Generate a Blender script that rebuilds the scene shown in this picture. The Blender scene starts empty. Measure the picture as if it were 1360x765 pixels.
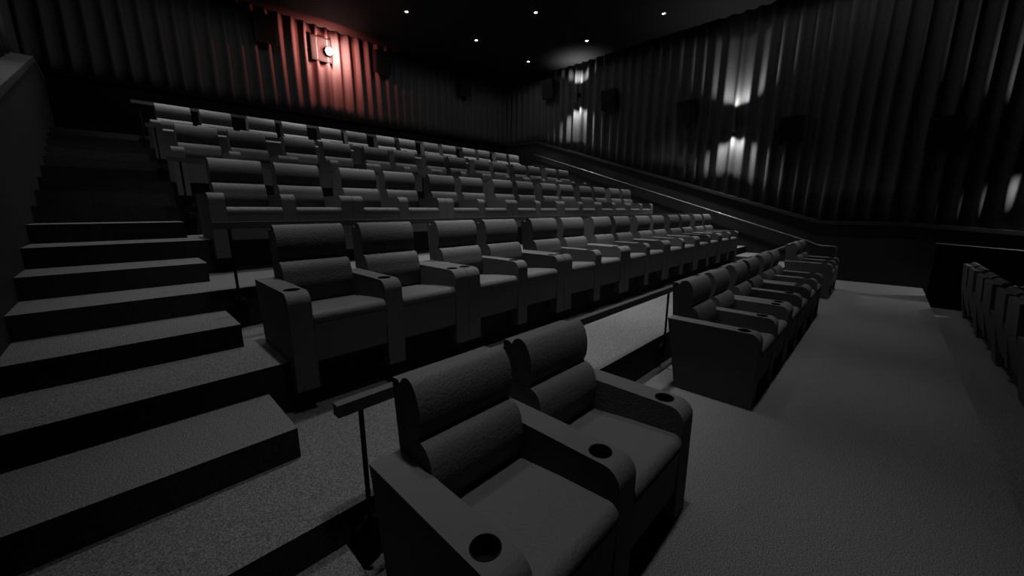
import bpy, bmesh, math, random
from mathutils import Vector, Matrix
random.seed(7)
C = bpy.context.scene.collection
SC = bpy.context.scene

# ------------------------------------------------------------------ layout
Y1, DY = 1.5886, 1.1345
def NY(k): return Y1 + DY*(k-1)                 # nosing of platform k
def ZP(k):                                       # top of platform k
    return .351*k if k <= 2 else .702 + .3445*(k-2)
XL, XR, YB, ZC = -.572, 12.2, 12.217, 6.78
FOOT = .187                                      # how far a riser-mounted toe hangs below its platform

# ------------------------------------------------------------------ materials
def mat(name, col, rough=.8, bump=0, bscale=200, var=0, vscale=300, metal=0, spec=.5, detail=3, kind='noise', bdist=.002, sheen=0):
    m = bpy.data.materials.new(name); m.use_nodes = True
    nt = m.node_tree; b = nt.nodes['Principled BSDF']
    b.inputs['Base Color'].default_value = (*col, 1)
    b.inputs['Roughness'].default_value = rough
    b.inputs['Metallic'].default_value = metal
    b.inputs['Specular IOR Level'].default_value = spec
    if sheen: b.inputs['Sheen Weight'].default_value = sheen
    tc = nt.nodes.new('ShaderNodeTexCoord')
    if var:
        n = nt.nodes.new('ShaderNodeTexNoise'); n.inputs['Scale'].default_value = vscale; n.inputs['Detail'].default_value = detail
        r = nt.nodes.new('ShaderNodeValToRGB')
        lo = [c*(1-var) for c in col]; hi = [min(1, c*(1+var)) for c in col]
        r.color_ramp.elements[0].color = (*lo, 1); r.color_ramp.elements[1].color = (*hi, 1)
        r.color_ramp.elements[0].position = .32; r.color_ramp.elements[1].position = .68
        nt.links.new(tc.outputs['Object'], n.inputs['Vector'])
        nt.links.new(n.outputs['Fac'], r.inputs['Fac']); nt.links.new(r.outputs['Color'], b.inputs['Base Color'])
    if bump:
        if kind == 'noise':
            t = nt.nodes.new('ShaderNodeTexNoise'); t.inputs['Detail'].default_value = detail; o = t.outputs['Fac']
        else:
            t = nt.nodes.new('ShaderNodeTexVoronoi'); o = t.outputs['Distance']
        t.inputs['Scale'].default_value = bscale
        bp = nt.nodes.new('ShaderNodeBump'); bp.inputs['Strength'].default_value = bump; bp.inputs['Distance'].default_value = bdist
        nt.links.new(tc.outputs['Object'], t.inputs['Vector']); nt.links.new(o, bp.inputs['Height'])
        nt.links.new(bp.outputs['Normal'], b.inputs['Normal'])
    return m
def emit(name, col, s):
    m = bpy.data.materials.new(name); m.use_nodes = True
    b = m.node_tree.nodes['Principled BSDF']
    b.inputs['Base Color'].default_value = (*col, 1)
    b.inputs['Emission Color'].default_value = (*col, 1); b.inputs['Emission Strength'].default_value = s
    return m

M = {}
M['leather'] = mat('dark_leather', (.085,.085,.085), .62, .5, 75, kind='noise', detail=3, bdist=.008, spec=.3)
M['leather_side'] = mat('dark_leather_panel', (.085,.085,.085), .7, .45, 80, detail=3, bdist=.007, spec=.25)
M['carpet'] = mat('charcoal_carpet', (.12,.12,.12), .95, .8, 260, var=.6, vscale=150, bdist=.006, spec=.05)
M['riser'] = mat('shaded_riser_carpet', (.03,.03,.03), .95, .6, 260, var=.4, vscale=120, bdist=.005, spec=.05)  # same carpet, darkened on the risers to stand in for shade
M['drape'] = mat('grey_drape', (.05,.05,.05), .9, .25, 400, spec=.1)
M['dado'] = mat('dark_wall_panel', (.022,.022,.022), .7, .2, 60, spec=.15)
M['black'] = mat('black_wall', (.006,.006,.006), .9, spec=.05)
M['ceiling'] = mat('black_ceiling', (.012,.012,.012), .95, .2, 80, spec=.05)
M['ledge'] = mat('grey_ledge', (.045,.045,.045), .6, .2, 150, spec=.3)
M['rail'] = mat('dark_rail_metal', (.05,.05,.05), .5, spec=.3)
M['post'] = mat('black_post_metal', (.005,.005,.005), .8, spec=.08)
M['hand'] = mat('brushed_handrail', (.10,.10,.10), .35, metal=.6)
M['cup'] = mat('black_cup_liner', (.003,.003,.003), .6, spec=.1)
M['speaker'] = mat('black_speaker_case', (.008,.008,.008), .6, .3, 300, spec=.2)
M['grille'] = mat('black_speaker_grille', (.006,.006,.006), .8, .6, 500, kind='vor', spec=.1)
M['sconce'] = mat('black_sconce_metal', (.008,.008,.008), .4, spec=.4)
M['chrome'] = mat('lamp_trim_metal', (.25,.25,.25), .3, metal=.8)
M['lamp'] = emit('lamp_glow', (1,1,1), 60)
M['sconce_lens'] = emit('sconce_glow', (1,1,1), 2)
M['red'] = emit('projector_glow', (1,.86,.82), 30)
M['glass'] = mat('dark_port_glass', (.018,.018,.018), 1, spec=.0)

# ------------------------------------------------------------------ mesh helpers
def link(name, bm, m, parent=None, smooth=None, loc=None):
    me = bpy.data.meshes.new(name)
    bmesh.ops.recalc_face_normals(bm, faces=bm.faces)
    bm.to_mesh(me); bm.free()
    if m: me.materials.append(m)
    o = bpy.data.objects.new(name, me); C.objects.link(o)
    if smooth is not None:
        for p in me.polygons: p.use_smooth = True
        me.set_sharp_from_angle(angle=math.radians(smooth))
    if parent: o.parent = parent
    if loc: o.location = loc
    return o
def box(bm, x0, x1, y0, y1, z0, z1):
    v = [bm.verts.new(p) for p in [(x0,y0,z0),(x1,y0,z0),(x1,y1,z0),(x0,y1,z0),(x0,y0,z1),(x1,y0,z1),(x1,y1,z1),(x0,y1,z1)]]
    for f in [(3,2,1,0),(4,5,6,7),(0,1,5,4),(1,2,6,5),(2,3,7,6),(3,0,4,7)]: bm.faces.new([v[i] for i in f])
    return v
def bevel_all(bm, w, seg=2, ang=30):
    es = [e for e in bm.edges if len(e.link_faces) == 2 and e.calc_face_angle(0) > math.radians(ang)]
    bmesh.ops.bevel(bm, geom=es, offset=w, segments=seg, affect='EDGES', profile=.5, clamp_overlap=True)
def prism(bm, prof, x0, x1, axis='x'):
    """extrude a closed (a,b) profile; axis x: a=y b=z ; axis y: a=x b=z ; axis z: a=x b=y"""
    def P(a, b, t): return (t,a,b) if axis == 'x' else ((a,t,b) if axis == 'y' else (a,b,t))
    A = [bm.verts.new(P(a,b,x0)) for a,b in prof]; B = [bm.verts.new(P(a,b,x1)) for a,b in prof]
    n = len(prof)
    bm.faces.new(A); bm.faces.new(B[::-1])
    for i in range(n):
        bm.faces.new([A[i], B[i], B[(i+1)%n], A[(i+1)%n]])
def tube(bm, pts, r, seg=12, cap=True):
    pts = [Vector(p) for p in pts]; rings = []
    for i, p in enumerate(pts):
        if i == 0: d = pts[1]-p
        elif i == len(pts)-1: d = p-pts[i-1]
        else: d = (pts[i+1]-p).normalized() + (p-pts[i-1]).normalized()
        d.normalize(); u = d.cross(Vector((0,0,1)))
        if u.length < .01: u = d.cross(Vector((1,0,0)))
        u.normalize(); w = d.cross(u)
        rings.append([bm.verts.new(p + r*(math.cos(2*math.pi*k/seg)*u + math.sin(2*math.pi*k/seg)*w)) for k in range(seg)])
    for a, b in zip(rings, rings[1:]):
        for k in range(seg): bm.faces.new([a[k], a[(k+1)%seg], b[(k+1)%seg], b[k]])
    if cap: bm.faces.new(rings[0][::-1]); bm.faces.new(rings[-1])
def lathe(bm, prof, seg=32, mtx=None):
    """prof: (r,h) list revolved about z; r=0 ends close"""
    rings = []; new = []
    for r, h in prof:
        if r < 1e-6: ring = [bm.verts.new((0,0,h))]
        else: ring = [bm.verts.new((r*math.cos(2*math.pi*k/seg), r*math.sin(2*math.pi*k/seg), h)) for k in range(seg)]
        rings.append(ring); new += ring
    for a, b in zip(rings, rings[1:]):
        for k in range(seg):
            k2 = (k+1) % seg
            if len(a) == 1 and len(b) == 1: continue
            if len(a) == 1: bm.faces.new([a[0], b[k], b[k2]])
            elif len(b) == 1: bm.faces.new([a[k], a[k2], b[0]])
            else: bm.faces.new([a[k], a[k2], b[k2], b[k]])
    if mtx: bmesh.ops.transform(bm, matrix=mtx, verts=new)
def catmull(pts, n=5, closed=False):
    out = []; N = len(pts)
    rng = range(N if closed else N-1)
    for i in rng:
        g = lambda j: pts[j % N] if closed else pts[max(0, min(N-1, j))]
        p0, p1, p2, p3 = g(i-1), g(i), g(i+1), g(i+2)
        for k in range(n):
            t = k/n
            out.append(tuple(.5*((2*p1[c]) + (-p0[c]+p2[c])*t + (2*p0[c]-5*p1[c]+4*p2[c]-p3[c])*t*t + (-p0[c]+3*p1[c]-3*p2[c]+p3[c])*t**3) for c in (0,1)))
    if not closed: out.append(tuple(pts[-1]))
    return out
def arc(cx, cy, r, a0, a1, n=8):
    return [(cx+r*math.cos(math.radians(a0+(a1-a0)*k/n)), cy+r*math.sin(math.radians(a0+(a1-a0)*k/n))) for k in range(n+1)]
def empty(name, loc, rz=0):
    o = bpy.data.objects.new(name, None); C.objects.link(o); o.location = loc; o.rotation_euler = (0,0,rz); o.empty_display_size = .1
    return o
def tag(o, label, cat, group=None):
    o['label'] = label; o['category'] = cat
    if group: o['group'] = group
    return o
def struct(name, bm, m, label=None, smooth=None):
    o = link(name, bm, m, smooth=smooth); o['kind'] = 'structure'
    if label: o['label'] = label
    return o
def copy_tree(o, parent=None):
    c = o.copy(); C.objects.link(c)
    if parent: c.parent = parent
    for ch in list(o.children): copy_tree(ch, c)
    return c

# ------------------------------------------------------------------ room shell
YF = -4.5                                        # how far the room is built towards the screen
bm = bmesh.new(); box(bm, XL-.4, XR+.4, -.78, YB+.3, -.34, 0)
struct('floor', bm, M['carpet'], 'charcoal carpet of the wide cross aisle')
bm = bmesh.new()
prism(bm, [(-.78,-.6),(-.78,-.19),(-1.25,-.195),(YF,-.195-.085*(-1.25-YF)),(YF,-1.2)], XL-.4, XR+.4)
struct('floor_lower', bm, M['carpet'], 'sunken carpeted floor one step below the cross aisle at right')
for k in range(1, 10):
    bm = bmesh.new(); box(bm, XL-.02, XR+.02, NY(k), YB+.25, ZP(k-1), ZP(k))
    o = struct('platform', bm, M['carpet'], 'carpeted seating platform')
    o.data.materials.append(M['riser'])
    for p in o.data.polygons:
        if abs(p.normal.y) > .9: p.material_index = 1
for k in range(0, 9):
    zm = ZP(k) + (ZP(k+1)-ZP(k))/2
    for (xa, xb) in ((XL-.02, .53), (11.0, XR+.02)):
        bm = bmesh.new(); box(bm, xa, xb, NY(k+.5), NY(k+1)+.0, ZP(k), zm)
        o = struct('stair_step', bm, M['carpet'], 'carpeted half step of the aisle stairs')
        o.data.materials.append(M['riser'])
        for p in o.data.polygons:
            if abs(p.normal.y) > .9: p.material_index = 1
bm = bmesh.new(); box(bm, XL-.5, XR+.5, YF, YB+.4, ZC, ZC+.2)
struct('ceiling', bm, M['ceiling'])

# dado / ledge line along the side walls, z as function of y
LINE_R = [(YF,1.43-.085*(-.3-YF)), (-.3,1.43), (1.17,1.43), (10.45,4.37), (YB,4.41)]
LINE_L = [(YF,1.25), (.9,1.25), (10.62,4.21), (YB,4.21)]
def lz(line, y):
    for (a,za),(b,zb) in zip(line, line[1:]):
        if y <= b: return za + (zb-za)*max(0,(y-a))/(b-a)
    return line[-1][1]
def below(line, zbot): return [(line[0][0], zbot)] + line + [(line[-1][0], zbot)]
def band(line, lo, hi): return [(y,z+hi) for y,z in line] + [(y,z+lo) for y,z in line[::-1]]
bm = bmesh.new(); prism(bm, below([(y,z-.06) for y,z in LINE_R], -1.2), XR, XR+.34)
struct('wall_right', bm, M['dado'], 'dark lower wall panel below the drapes on the right')
bm = bmesh.new(); box(bm, XR+.16, XR+.34, YF, YB+.3, .5, ZC)
struct('wall_right_upper', bm, M['black'])
bm = bmesh.new(); prism(bm, band(LINE_R, -.085, 0), XR-.07, XR+.16)
struct('trim_1', bm, M['dado'], 'sloping ledge under the right wall drapes')  # panel colour instead of ledge grey, to imitate weaker light on this side
bm = bmesh.new(); prism(bm, below([(y,z-.06) for y,z in LINE_L], -1.2), XL-.4, XL)
struct('wall_left', bm, M['dado'], 'dark lower wall panel beside the left stairs')
bm = bmesh.new(); box(bm, XL-.56, XL-.38, YF, YB+.3, .5, ZC)
struct('wall_left_upper', bm, M['black'])
bm = bmesh.new(); prism(bm, band(LINE_L, -.085, 0), XL-.36, XL+.01)
struct('trim_2', bm, M['ledge'], 'sloping pale ledge on the left wall')
bm = bmesh.new(); box(bm, XL-.4, XR+.34, YB, YB+.3, 2.9, 4.35)
struct('wall_back', bm, M['black'], 'black lower back wall behind the top row')
bm = bmesh.new(); box(bm, XL-.4, XR+.34, YB+.16, YB+.3, 4.35, ZC)
struct('wall_back_upper', bm, M['black'])
bm = bmesh.new(); box(bm, XL-.36, XR+.1, YB-.07, YB+.16, 4.33, 4.41)
struct('trim_3', bm, M['black'], 'black ledge under the back wall drapes')
# knee wall at the foot of the right aisle
bm = bmesh.new()
prism(bm, [(-.77,-.25),(-.77,1.043),(YF,1.043-.065*(-.77-YF)),(YF,-.7)], 11.0, 11.12)
struct('wall_knee', bm, M['black'], 'low black partition wall ending at the cross aisle')
bm = bmesh.new()
prism(bm, [(-.755,1.043),(-.755,1.063),(YF,1.063-.065*(-.77-YF)),(YF,1.043-.065*(-.77-YF))], 10.985, 11.135)
struct('trim_4', bm, M['ledge'], 'thin cap on the low black partition wall')

# ------------------------------------------------------------------ pleated drapes
def drape(name, along, x0, x1, zb, zt, place, label):
    """place(s, off, z) -> xyz; pleats of ~.305 m, each a rounded fold with a tight crease"""
    bm = bmesh.new(); cols = []
    s = x0; jit = []
    while s < x1:
        w = .305*(1+random.uniform(-.1,.1)); jit.append((s, w, random.uniform(.115,.135), random.uniform(-.12,.12))); s += w
    for (a, w, d, sk) in jit:
        n = 12
        for i in range(n):
            u = i/n
            uu = u + sk*math.sin(math.pi*u)*.4
            off = d*(.5-.5*math.cos(2*math.pi*uu))**1.5 if 0 < uu < 1 else 0
            cols.append((a+u*w, off))
    rows = []
    NZ = 7
    for j in range(NZ+1):
        t = j/NZ; row = []
        for (a, off) in cols:
            aa = min(a, x1); b = zb(aa); z = b + (zt-b)*t
            row.append(bm.verts.new(place(aa + .012*math.sin(3*t+aa*2.3), off*(1-.12*t), z)))
        rows.append(row)
    for r0, r1 in zip(rows, rows[1:]):
        for i in range(len(cols)-1): bm.faces.new([r0[i], r0[i+1], r1[i+1], r1[i]])
    o = link(name, bm, M['drape'], smooth=60)
    md = o.modifiers.new('thickness', 'SOLIDIFY'); md.thickness = .006
    return tag(o, label, 'curtain')
drape('wall_drape', 'x', XL-.3, XR+.1, lambda s: 4.41, ZC-.005, lambda s,o,z: (s, YB+.13-o, z), 'grey pleated drape covering the back wall behind the top row of seats')
drape('wall_drape', 'y', YF, YB+.06, lambda s: lz(LINE_R,s)+.0, ZC-.005, lambda s,o,z: (XR+.13-o, s, z), 'grey pleated drape covering the right wall with the lit wall lamps')
drape('wall_drape', 'y', 4.0, YB+.06, lambda s: lz(LINE_L,s)+.0, ZC-.005, lambda s,o,z: (XL-.34+o, s, z), 'grey pleated drape above the pale sloping ledge on the left wall')

# ------------------------------------------------------------------ recliner pair
AW, SW = .14, .515                               # arm width, seat width
UW = 3*AW + 2*SW                                 # 1.45
ARM_H, ARM_T, ARM_B = .665, .77, .654
XA = [0, AW+SW, 2*(AW+SW)]
XS = [AW, 2*AW+SW]
dg = None
def cut_cup(o, x, y):
    bm = bmesh.new(); lathe(bm, [(0,ARM_H-.075),(.0475,ARM_H-.075),(.0475,ARM_H+.05),(0,ARM_H+.05)], 32, Matrix.Translation((x,y,0)))
    c = link('cutter', bm, None)
    md = o.modifiers.new('b','BOOLEAN'); md.object = c; md.operation = 'DIFFERENCE'; md.solver = 'EXACT'
    bpy.context.view_layer.update()
    d = bpy.context.evaluated_depsgraph_get(); me = bpy.data.meshes.new_from_object(o.evaluated_get(d))
    o.modifiers.clear(); o.data = me; bpy.data.objects.remove(c)
    me.set_sharp_from_angle(angle=math.radians(35))
def make_pair(style):
    """style 'floor': stands on the floor; 'riser': toes hang in front of the platform riser, origin at toe bottom"""
    root = empty('recliner_pair', (0,0,0))
    top = [(ARM_T, ARM_H)] + arc(.078, ARM_H-.078, .078, 90, 180, 8)
    toe = .107
    for i, xa in enumerate(XA):
        if style == 'floor':
            if i == 1: low = [(0,0),(toe,0),(toe+.02,.18),(ARM_B+.03,.18)]
            else: low = [(0,0),(ARM_B,0)]
        else:
            low = [(0,0),(toe,0),(toe,FOOT),(ARM_B+.03,FOOT)]
        bm = bmesh.new(); prism(bm, top+low, xa, xa+AW); bevel_all(bm, .007, 2, 40)
        a = link('armrest', bm, M['leather_side'], root, smooth=35)
        cx, cy = xa+AW/2, .135
        cut_cup(a, cx, cy)
        bm = bmesh.new()
        lathe(bm, [(0,-.07),(.044,-.07),(.0455,-.002),(.0465,.0022),(.050,.0022),(.051,.0)], 32, Matrix.Translation((cx,cy,ARM_H)))
        lathe(bm, [(0,-.072),(.0465,-.072),(.0465,-.001)], 32, Matrix.Translation((cx,cy,ARM_H)))
        link('cup_holder', bm, M['cup'], a, smooth=40)
    for xs in XS:
        g = .002
        # cushion: rises gently to a rounded front edge
        prof = arc(.045, .470, .052, 180, 95, 6) + [(.30,.502),(.50,.478),(.60,.470),(.60,.40),(.02,.40)]
        bm = bmesh.new(); prism(bm, prof, xs+g, xs+SW-g); bevel_all(bm, .012, 3, 40)
        link('seat', bm, M['leather'], root, smooth=40)
        bm = bmesh.new(); prism(bm, [(-.002,.44),(.03,.44),(.05,.18),(.012,.18)], xs+g, xs+SW-g); bevel_all(bm, .006, 2, 40)
        link('footrest', bm, M['leather_side'], root, smooth=40)
        bm = bmesh.new(); box(bm, xs+g, xs+SW-g, .06 if style=='floor' else .115, ARM_B-.02, FOOT+.005, .405)
        link('base', bm, M['leather_side'], root)
        # backrest shell with headrest roll and lumbar roll
        if style == 'floor':
            T = lambda y,z: (y, z if z < .45 else .45+(z-.45)*1.045)
        else:                                    # the raised rows sit more upright and taller
            T = lambda y,z: (y + .03*min(1,max(0,(z-.45)/.2)), z if z < .45 else .45+(z-.45)*1.145)
        shell = [(.66,.20),(.778,.65),(.806,.955),(.802,.962),(.760,.965),(.744,.955),(.665,.955),(.640,.91),(.634,.76),(.575,.70),(.558,.62),(.568,.47),(.58,.20)]
        bm = bmesh.new(); prism(bm, [T(*p) for p in shell], xs+g, xs+SW-g); bevel_all(bm, .005, 2, 40)
        b = link('backrest', bm, M['leather_side'], root, smooth=40)
        head = catmull([(.744,.950),(.722,.978),(.690,.992),(.655,.984),(.628,.955),(.608,.912),(.600,.86),(.604,.80),(.622,.754)], 4) + [(.66,.742),(.70,.80)]
        bm = bmesh.new(); prism(bm, [T(*p) for p in head], xs+.001, xs+SW-.001); bevel_all(bm, .006, 2, 50)
        link('headrest', bm, M['leather'], b, smooth=50)
        lum = catmull([(.640,.756),(.605,.752),(.570,.738),(.543,.705),(.528,.655),(.524,.60),(.536,.54),(.56,.475)], 4) + [(.63,.475),(.66,.70)]
        bm = bmesh.new(); prism(bm, [T(*p) for p in lum], xs+.001, xs+SW-.001); bevel_all(bm, .006, 2, 50)
        link('lumbar_cushion', bm, M['leather'], b, smooth=50)
    return root
GROUP_ = 'twin recliners of the cinema hall'
ORD = ['first','second','third','fourth','fifth','sixth','seventh']
PITCH, X0 = 1.4545, .6725
proto_r = make_pair('riser'); proto_f = make_pair('floor')
first_r = [True]; first_f = [True]
def put(proto, flag, loc, rz, label, group):
    o = proto if flag[0] else copy_tree(proto); flag[0] = False
    o.location = loc; o.rotation_euler = (0,0,rz); o.scale = (1,1,1.017 if proto is proto_f else 1); tag(o, label, 'recliner', group)
rows = [(2,'first raised row'), (4,'second raised row'), (6,'third raised row'), (8,'top row')]
for kp, rn in rows:
    for i in range(7):
        where = f'{ORD[i]} from the left stairs'
        if i == 0: where = 'at the left stairs end'
        if i == 6: where = 'at the far right end'
        put(proto_r, first_r, (X0+PITCH*i, NY(kp)-.109, ZP(kp)-FOOT), 0,
            f'black leather twin recliner {where} of the {rn}', f'twin recliners of the {rn}')
FY = .612
put(proto_f, first_f, (.580, FY, 0), 0, 'nearest large black twin recliner with three cup holders on the aisle floor', 'twin recliners of the floor row')
proto_f.scale = (1.018, 1, 1.017)
for i, nm in ((2,'near end one'), (3,'middle one'), (4,'far end one')):
    put(proto_f, first_f, (X0+PITCH*i, FY, 0), 0, f'black twin recliner, {nm} of the three side by side on the aisle floor', 'twin recliners of the floor row')
put(proto_f, first_f, (9.40, FY, 0), 0, 'black twin recliner standing alone at the far end of the aisle floor by the handrail', 'twin recliners of the floor row')
for i, nm in enumerate(['farthest pair, next to the low partition wall', 'second pair from the low partition wall', 'third pair from the low partition wall', 'nearest pair, cut by the right edge']):
    put(proto_f, first_f, (10.39-UW-PITCH*i, -1.0753-.806, -.225), 0, f'twin recliner from behind in the sunken row, {nm}', 'twin recliners of the sunken front row')

# ------------------------------------------------------------------ guard rails in front of the raised rows
def guard(k, label, first=None):
    y = NY(k); zt = {1:.905, 3:1.600, 5:2.302, 7:3.0, 9:3.745}[k]
    if first is None:
        root = empty('guard_rail', (0,0,0))
        bm = bmesh.new(); box(bm, .525, 11.0, -.075, -.025, .535, .59); bevel_all(bm, .004, 1)
        link('top_bar', bm, M['rail'], root)
        for x in (.63, 3.95, 7.27, 10.88):
            bm = bmesh.new(); tube(bm, [(x,-.05,-.215),(x,-.05,.54)], .011, 12)
            p = link('post', bm, M['post'], root, smooth=40)
            bm = bmesh.new(); lathe(bm, [(0,.0),(.076,.0),(.076,.012),(.066,.03),(.03,.04),(0,.041)], 32, Matrix.Translation((x,-.001,-.115)) @ Matrix.Rotation(math.radians(90),4,'X'))
            link('flange', bm, M['post'], p, smooth=40)
    else:
        root = copy_tree(first)
    root.location = (0, y, zt-.59)
    return tag(root, label, 'railing', 'guard rails between the seat rows')
g0 = guard(1, 'low black guard rail behind the floor row, with its end standing free in the foreground')
for k, lb in ((3,'black guard rail behind the first raised row'), (5,'black guard rail behind the second raised row'), (7,'black guard rail behind the third raised row'), (9,'black guard rail behind the top row')):
    guard(k, lb, g0)

# ------------------------------------------------------------------ handrail on the right wall
hr = empty('handrail', (12.1, 1.08, .83))
tag(hr, 'slim grey handrail running down the right wall beside the stairs', 'handrail')
def hrp(y): return .83 + (3.871-.83)*(y-1.08)/(10.54-1.08)
def rel(p): return (p[0]-12.1, p[1]-1.08, p[2]-.83)
bm = bmesh.new(); tube(bm, [rel(p) for p in [(12.1,10.54,3.871),(12.1,6,hrp(6)),(12.1,1.3,hrp(1.3)),(12.1,1.15,.838),(12.1,1.05,.822),(12.1,.80,.815),(12.1,.775,.80),(12.1,.77,.76),(12.1,.77,.55)]], .02, 12)
link('rail', bm, M['hand'], hr, smooth=50)
for y in (1.4, 3.6, 5.8, 8.0, 10.2):
    bm = bmesh.new(); tube(bm, [rel(p) for p in [(12.1,y,hrp(y)-.018),(12.1,y,hrp(y)-.07),(12.13,y,hrp(y)-.09),(12.2,y,hrp(y)-.09)]], .008, 8)
    link('bracket', bm, M['post'], hr, smooth=50)

# ------------------------------------------------------------------ wall speakers
def make_speaker():
    root = empty('wall_speaker', (0,0,0))        # local: wall at y=0, faces -y; tilted down
    prof = [(-.06,.33),(-.34,.30),(-.235,-.33),(-.06,-.28)]
    bm = bmesh.new(); prism(bm, prof, -.25, .25); bevel_all(bm, .012, 2, 30)
    link('case', bm, M['speaker'], root, smooth=35)
    bm = bmesh.new(); prism(bm, [(-.338,.275),(-.352,.273),(-.250,-.305),(-.236,-.303)], -.225, .225); bevel_all(bm, .005, 1, 30)
    link('grille', bm, M['grille'], root)
    bm = bmesh.new(); box(bm, -.06, .06, -.07, .0, -.09, .09)
    link('bracket', bm, M['post'], root)
    return root
sp = make_speaker(); fs = [True]
def speaker(loc, rz, label, grp):
    o = sp if fs[0] else copy_tree(sp); fs[0] = False
    o.location = loc; o.rotation_euler = (0,0,rz); tag(o, label, 'speaker', grp)
for x, lb in ((3.36,'black box speaker high on the back wall, left of the red glowing projector'), (6.56,'black box speaker high on the back wall, just right of the red glowing projector'), (9.87,'black box speaker high on the back wall nearest the far corner')):
    speaker((x, YB+.03, 6.2), 0, lb, 'speakers on the back wall')
for y, z, lb in ((9.80,6.11,'black box speaker on the right wall nearest the far corner'), (7.20,5.27,'black box speaker on the right wall just right of the upper wall lamp'),
                 (4.62,4.47,'black box speaker on the right wall just left of the lower wall lamp'), (2.03,3.64,'black box speaker on the right wall just right of the lower wall lamp'),
                 (-.60,3.24,'black box speaker on the right wall closest to the right edge')):
    speaker((XR+.03, y, z), -math.pi/2, lb, 'speakers on the right wall')

# ------------------------------------------------------------------ lights
def spot(name, loc, e, size, blend, rad=.05, rot=(0,0,0), col=(1,1,1)):
    l = bpy.data.lights.new(name, 'SPOT'); l.energy = e; l.spot_size = math.radians(size); l.spot_blend = blend; l.shadow_soft_size = rad; l.color = col
    o = bpy.data.objects.new(name, l); C.objects.link(o); o.location = loc; o.rotation_euler = rot
    return o
def make_sconce():
    root = empty('wall_sconce', (0,0,0))         # local: wall at x=0, body towards -x
    bm = bmesh.new(); lathe(bm, [(.028,-.26),(.055,-.26),(.055,.26),(.028,.26),(.028,.24)], 24, Matrix.Translation((-.17,0,0)))
    link('body', bm, M['sconce'], root, smooth=40)
    bm = bmesh.new(); box(bm, -.12, .06, -.03, .03, -.07, .07)
    link('wall_bracket', bm, M['sconce'], root)
    for s in (-1, 1):
        bm = bmesh.new(); lathe(bm, [(0,s*.235),(.029,s*.235),(.029,s*.24),(0,s*.243)], 20, Matrix.Translation((-.17,0,0)))
        link('lens', bm, M['sconce_lens'], root)
    return root
sc = make_sconce(); fc = [True]
E_SC = 240
for y, z, lb in ((8.50,5.69,'slim black up and down wall lamp nearest the far corner of the right wall'), (3.31,4.05,'slim black up and down wall lamp in the middle of the right wall'), (-2.2,2.95,'slim black up and down wall lamp just past the right edge of view')):
    o = sc if fc[0] else copy_tree(sc); fc[0] = False
    o.location = (XR, y, z); tag(o, lb, 'wall lamp', 'up and down wall lamps')
    spot('sconce_beam', (XR-.17, y, z-.27), E_SC, 128, .8, .04)
    spot('sconce_beam', (XR-.17, y, z+.27), E_SC*.8, 128, .8, .04, (math.pi,0,0))

LX = (-.10, 1.33, 3.72, 6.10, 8.49, 10.88); LY = (.8, 2.95, 4.99, 7.38, 9.78)  # leftmost column and first two lines are unseen, added to shape the light
seen = {(6.10,9.78):'farthest left bright ceiling downlight of the back line', (8.49,9.78):'bright ceiling downlight, middle of the back line above the far corner', (10.88,9.78):'bright ceiling downlight nearest the far room corner',
        (8.49,7.38):'bright ceiling downlight left of the two in the middle line', (10.88,7.38):'bright ceiling downlight right of the two in the middle line', (10.88,4.99):'bright ceiling downlight by itself nearest the right wall'}
dl = None
# fitted beam watts, real and added lamps alike, by line across the hall (rows of LY) for the two left lamp columns and the others
EY = (310, 1250, 700, 340, 700)
E1 = (360, 410, 440, 170, 460)
E0 = (0, 30, 60, 230, 60)
ES = (24, 14, 3, 10, 28)                        # added wide fill at some lamp positions, to lighten the drapes
for x in LX:
    for j, y in enumerate(LY):
        e = (E0 if x < 1 else E1 if x < 2 else EY)[j]
        yy = y if (x, y) in seen else y + (0, .25, .5, .35, .25)[j]    # unseen beams moved further back so that seat fronts stay dark
        if x > 7 and j == 1: e *= .7
        if e: spot('overhead_spot', (x, yy, ZC-.06), e, 62 if x < 1 else (46, 50, 56, 56, 56)[j], 1, .15)
        if x > (10 if j < 2 else 1): spot('overhead_fill', (x, y, ZC-.06), ES[j], 178, .3, .2)
        if (x, y) in seen:
            if dl is None:
                dl = empty('ceiling_downlight', (0,0,0))
                bm = bmesh.new(); lathe(bm, [(.037,0),(.045,-.02),(.075,-.02),(.085,-.008),(.085,0)], 28)
                link('trim_ring', bm, M['chrome'], dl, smooth=40)
                bm = bmesh.new(); lathe(bm, [(0,-.012),(.03,-.010),(.036,-.002)], 24)
                link('lens', bm, M['lamp'], dl, smooth=60); o = dl
            else: o = copy_tree(dl)
            o.location = (x, y, ZC); tag(o, seen[(x,y)], 'ceiling light', 'recessed ceiling downlights')

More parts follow.
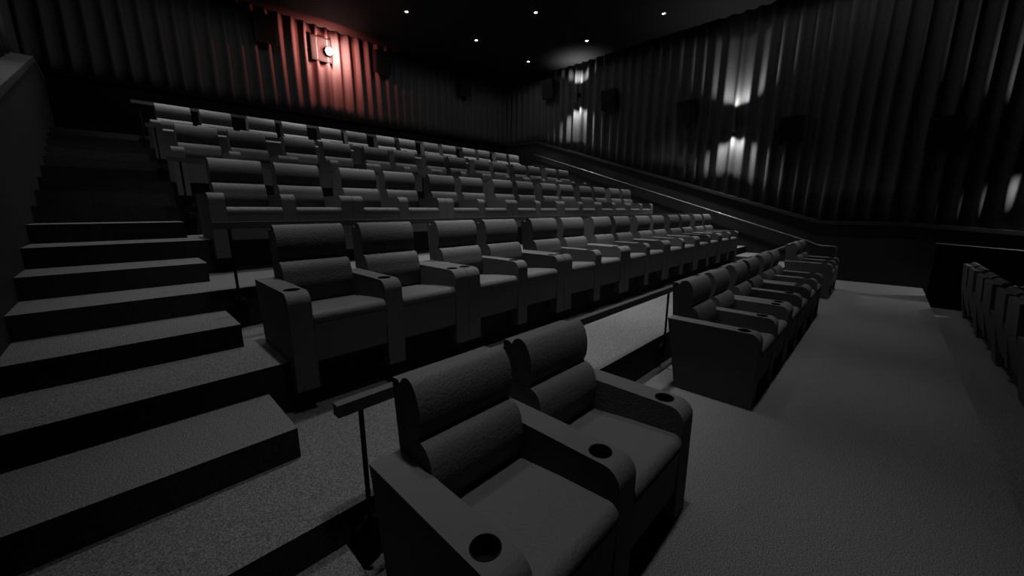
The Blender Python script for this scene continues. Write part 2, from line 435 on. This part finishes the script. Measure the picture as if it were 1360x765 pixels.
# ------------------------------------------------------------------ projection port with the lit projector lens
pp = empty('projection_port', (4.80, YB+.03, 5.85))
tag(pp, 'projection window high on the back wall with white hot lens glowing red around', 'projector window')
bm = bmesh.new()
w, h, t = .29, .64, .03
for (a,b,c,d) in ((-w,w,0,t),(-w,w,h-t,h),(-w,-w+t,t,h-t),(w-t,w,t,h-t)): box(bm, a, b, -.02, .13, c, d)
link('frame', bm, M['post'], pp)
bm = bmesh.new(); box(bm, -w+t, w-t, -.008, .07, t, h-t); link('glass', bm, M['glass'], pp)
bm = bmesh.new(); lathe(bm, [(.085,-.06),(.095,.0),(.1,.09),(.07,.09),(.075,.0),(.07,-.02)], 28, Matrix.Translation((.215-.05,-.02,.284)) @ Matrix.Rotation(math.radians(90),4,'X'))
link('lens_barrel', bm, M['post'], pp, smooth=40)
bm = bmesh.new(); bmesh.ops.create_uvsphere(bm, u_segments=24, v_segments=16, radius=.10); bmesh.ops.translate(bm, verts=bm.verts, vec=(.215-.05,-.11,.284))
link('lens', bm, M['red'], pp, smooth=60)
def point(name, loc, e, col, rad):
    l = bpy.data.lights.new(name, 'POINT'); l.energy = e; l.color = col; l.shadow_soft_size = rad
    o = bpy.data.objects.new(name, l); C.objects.link(o); o.location = loc
spot('halo_spot_red', (5.0, YB-.55, 6.13), 300, 172, .5, .06, (math.pi/2,0,0), (1,.17,.13))  # added spot facing the wall, reddens the drape around the lens
spot('halo_spot_white', (5.0, YB-.27, 6.13), 230, 168, .6, .05, (math.pi/2,0,0), (1,.6,.54))  # added close spot facing the wall, whitens the drape behind the lens

# ------------------------------------------------------------------ world, camera, view
w_ = bpy.data.worlds.new('World'); SC.world = w_; w_.use_nodes = True
w_.node_tree.nodes['Background'].inputs['Color'].default_value = (.9,.95,1,1)
w_.node_tree.nodes['Background'].inputs['Strength'].default_value = .0
yaw, pit, rol, f = .7712, -.2039, .0003, 504.04
F = Vector((math.cos(yaw)*math.cos(pit), math.sin(yaw)*math.cos(pit), math.sin(pit)))
rt = Vector((math.sin(yaw), -math.cos(yaw), 0)); up = rt.cross(F)
r_ = rt*math.cos(rol) + up*math.sin(rol); u_ = -rt*math.sin(rol) + up*math.cos(rol)
cam = bpy.data.cameras.new('camera'); co = bpy.data.objects.new('camera', cam); C.objects.link(co)
mx = Matrix.Identity(4)
for i in range(3): mx[i][0] = r_[i]; mx[i][1] = u_[i]; mx[i][2] = -F[i]
mx.translation = Vector((0,0,1.7)); co.matrix_world = mx
cam.sensor_fit = 'HORIZONTAL'; cam.sensor_width = 36; cam.lens = f/1360*36; cam.clip_start = .02; cam.clip_end = 100
SC.camera = co
vs = SC.view_settings; vs.view_transform = 'Standard'; vs.look = 'None'; vs.gamma = 1; vs.use_curve_mapping = False; vs.exposure = 0
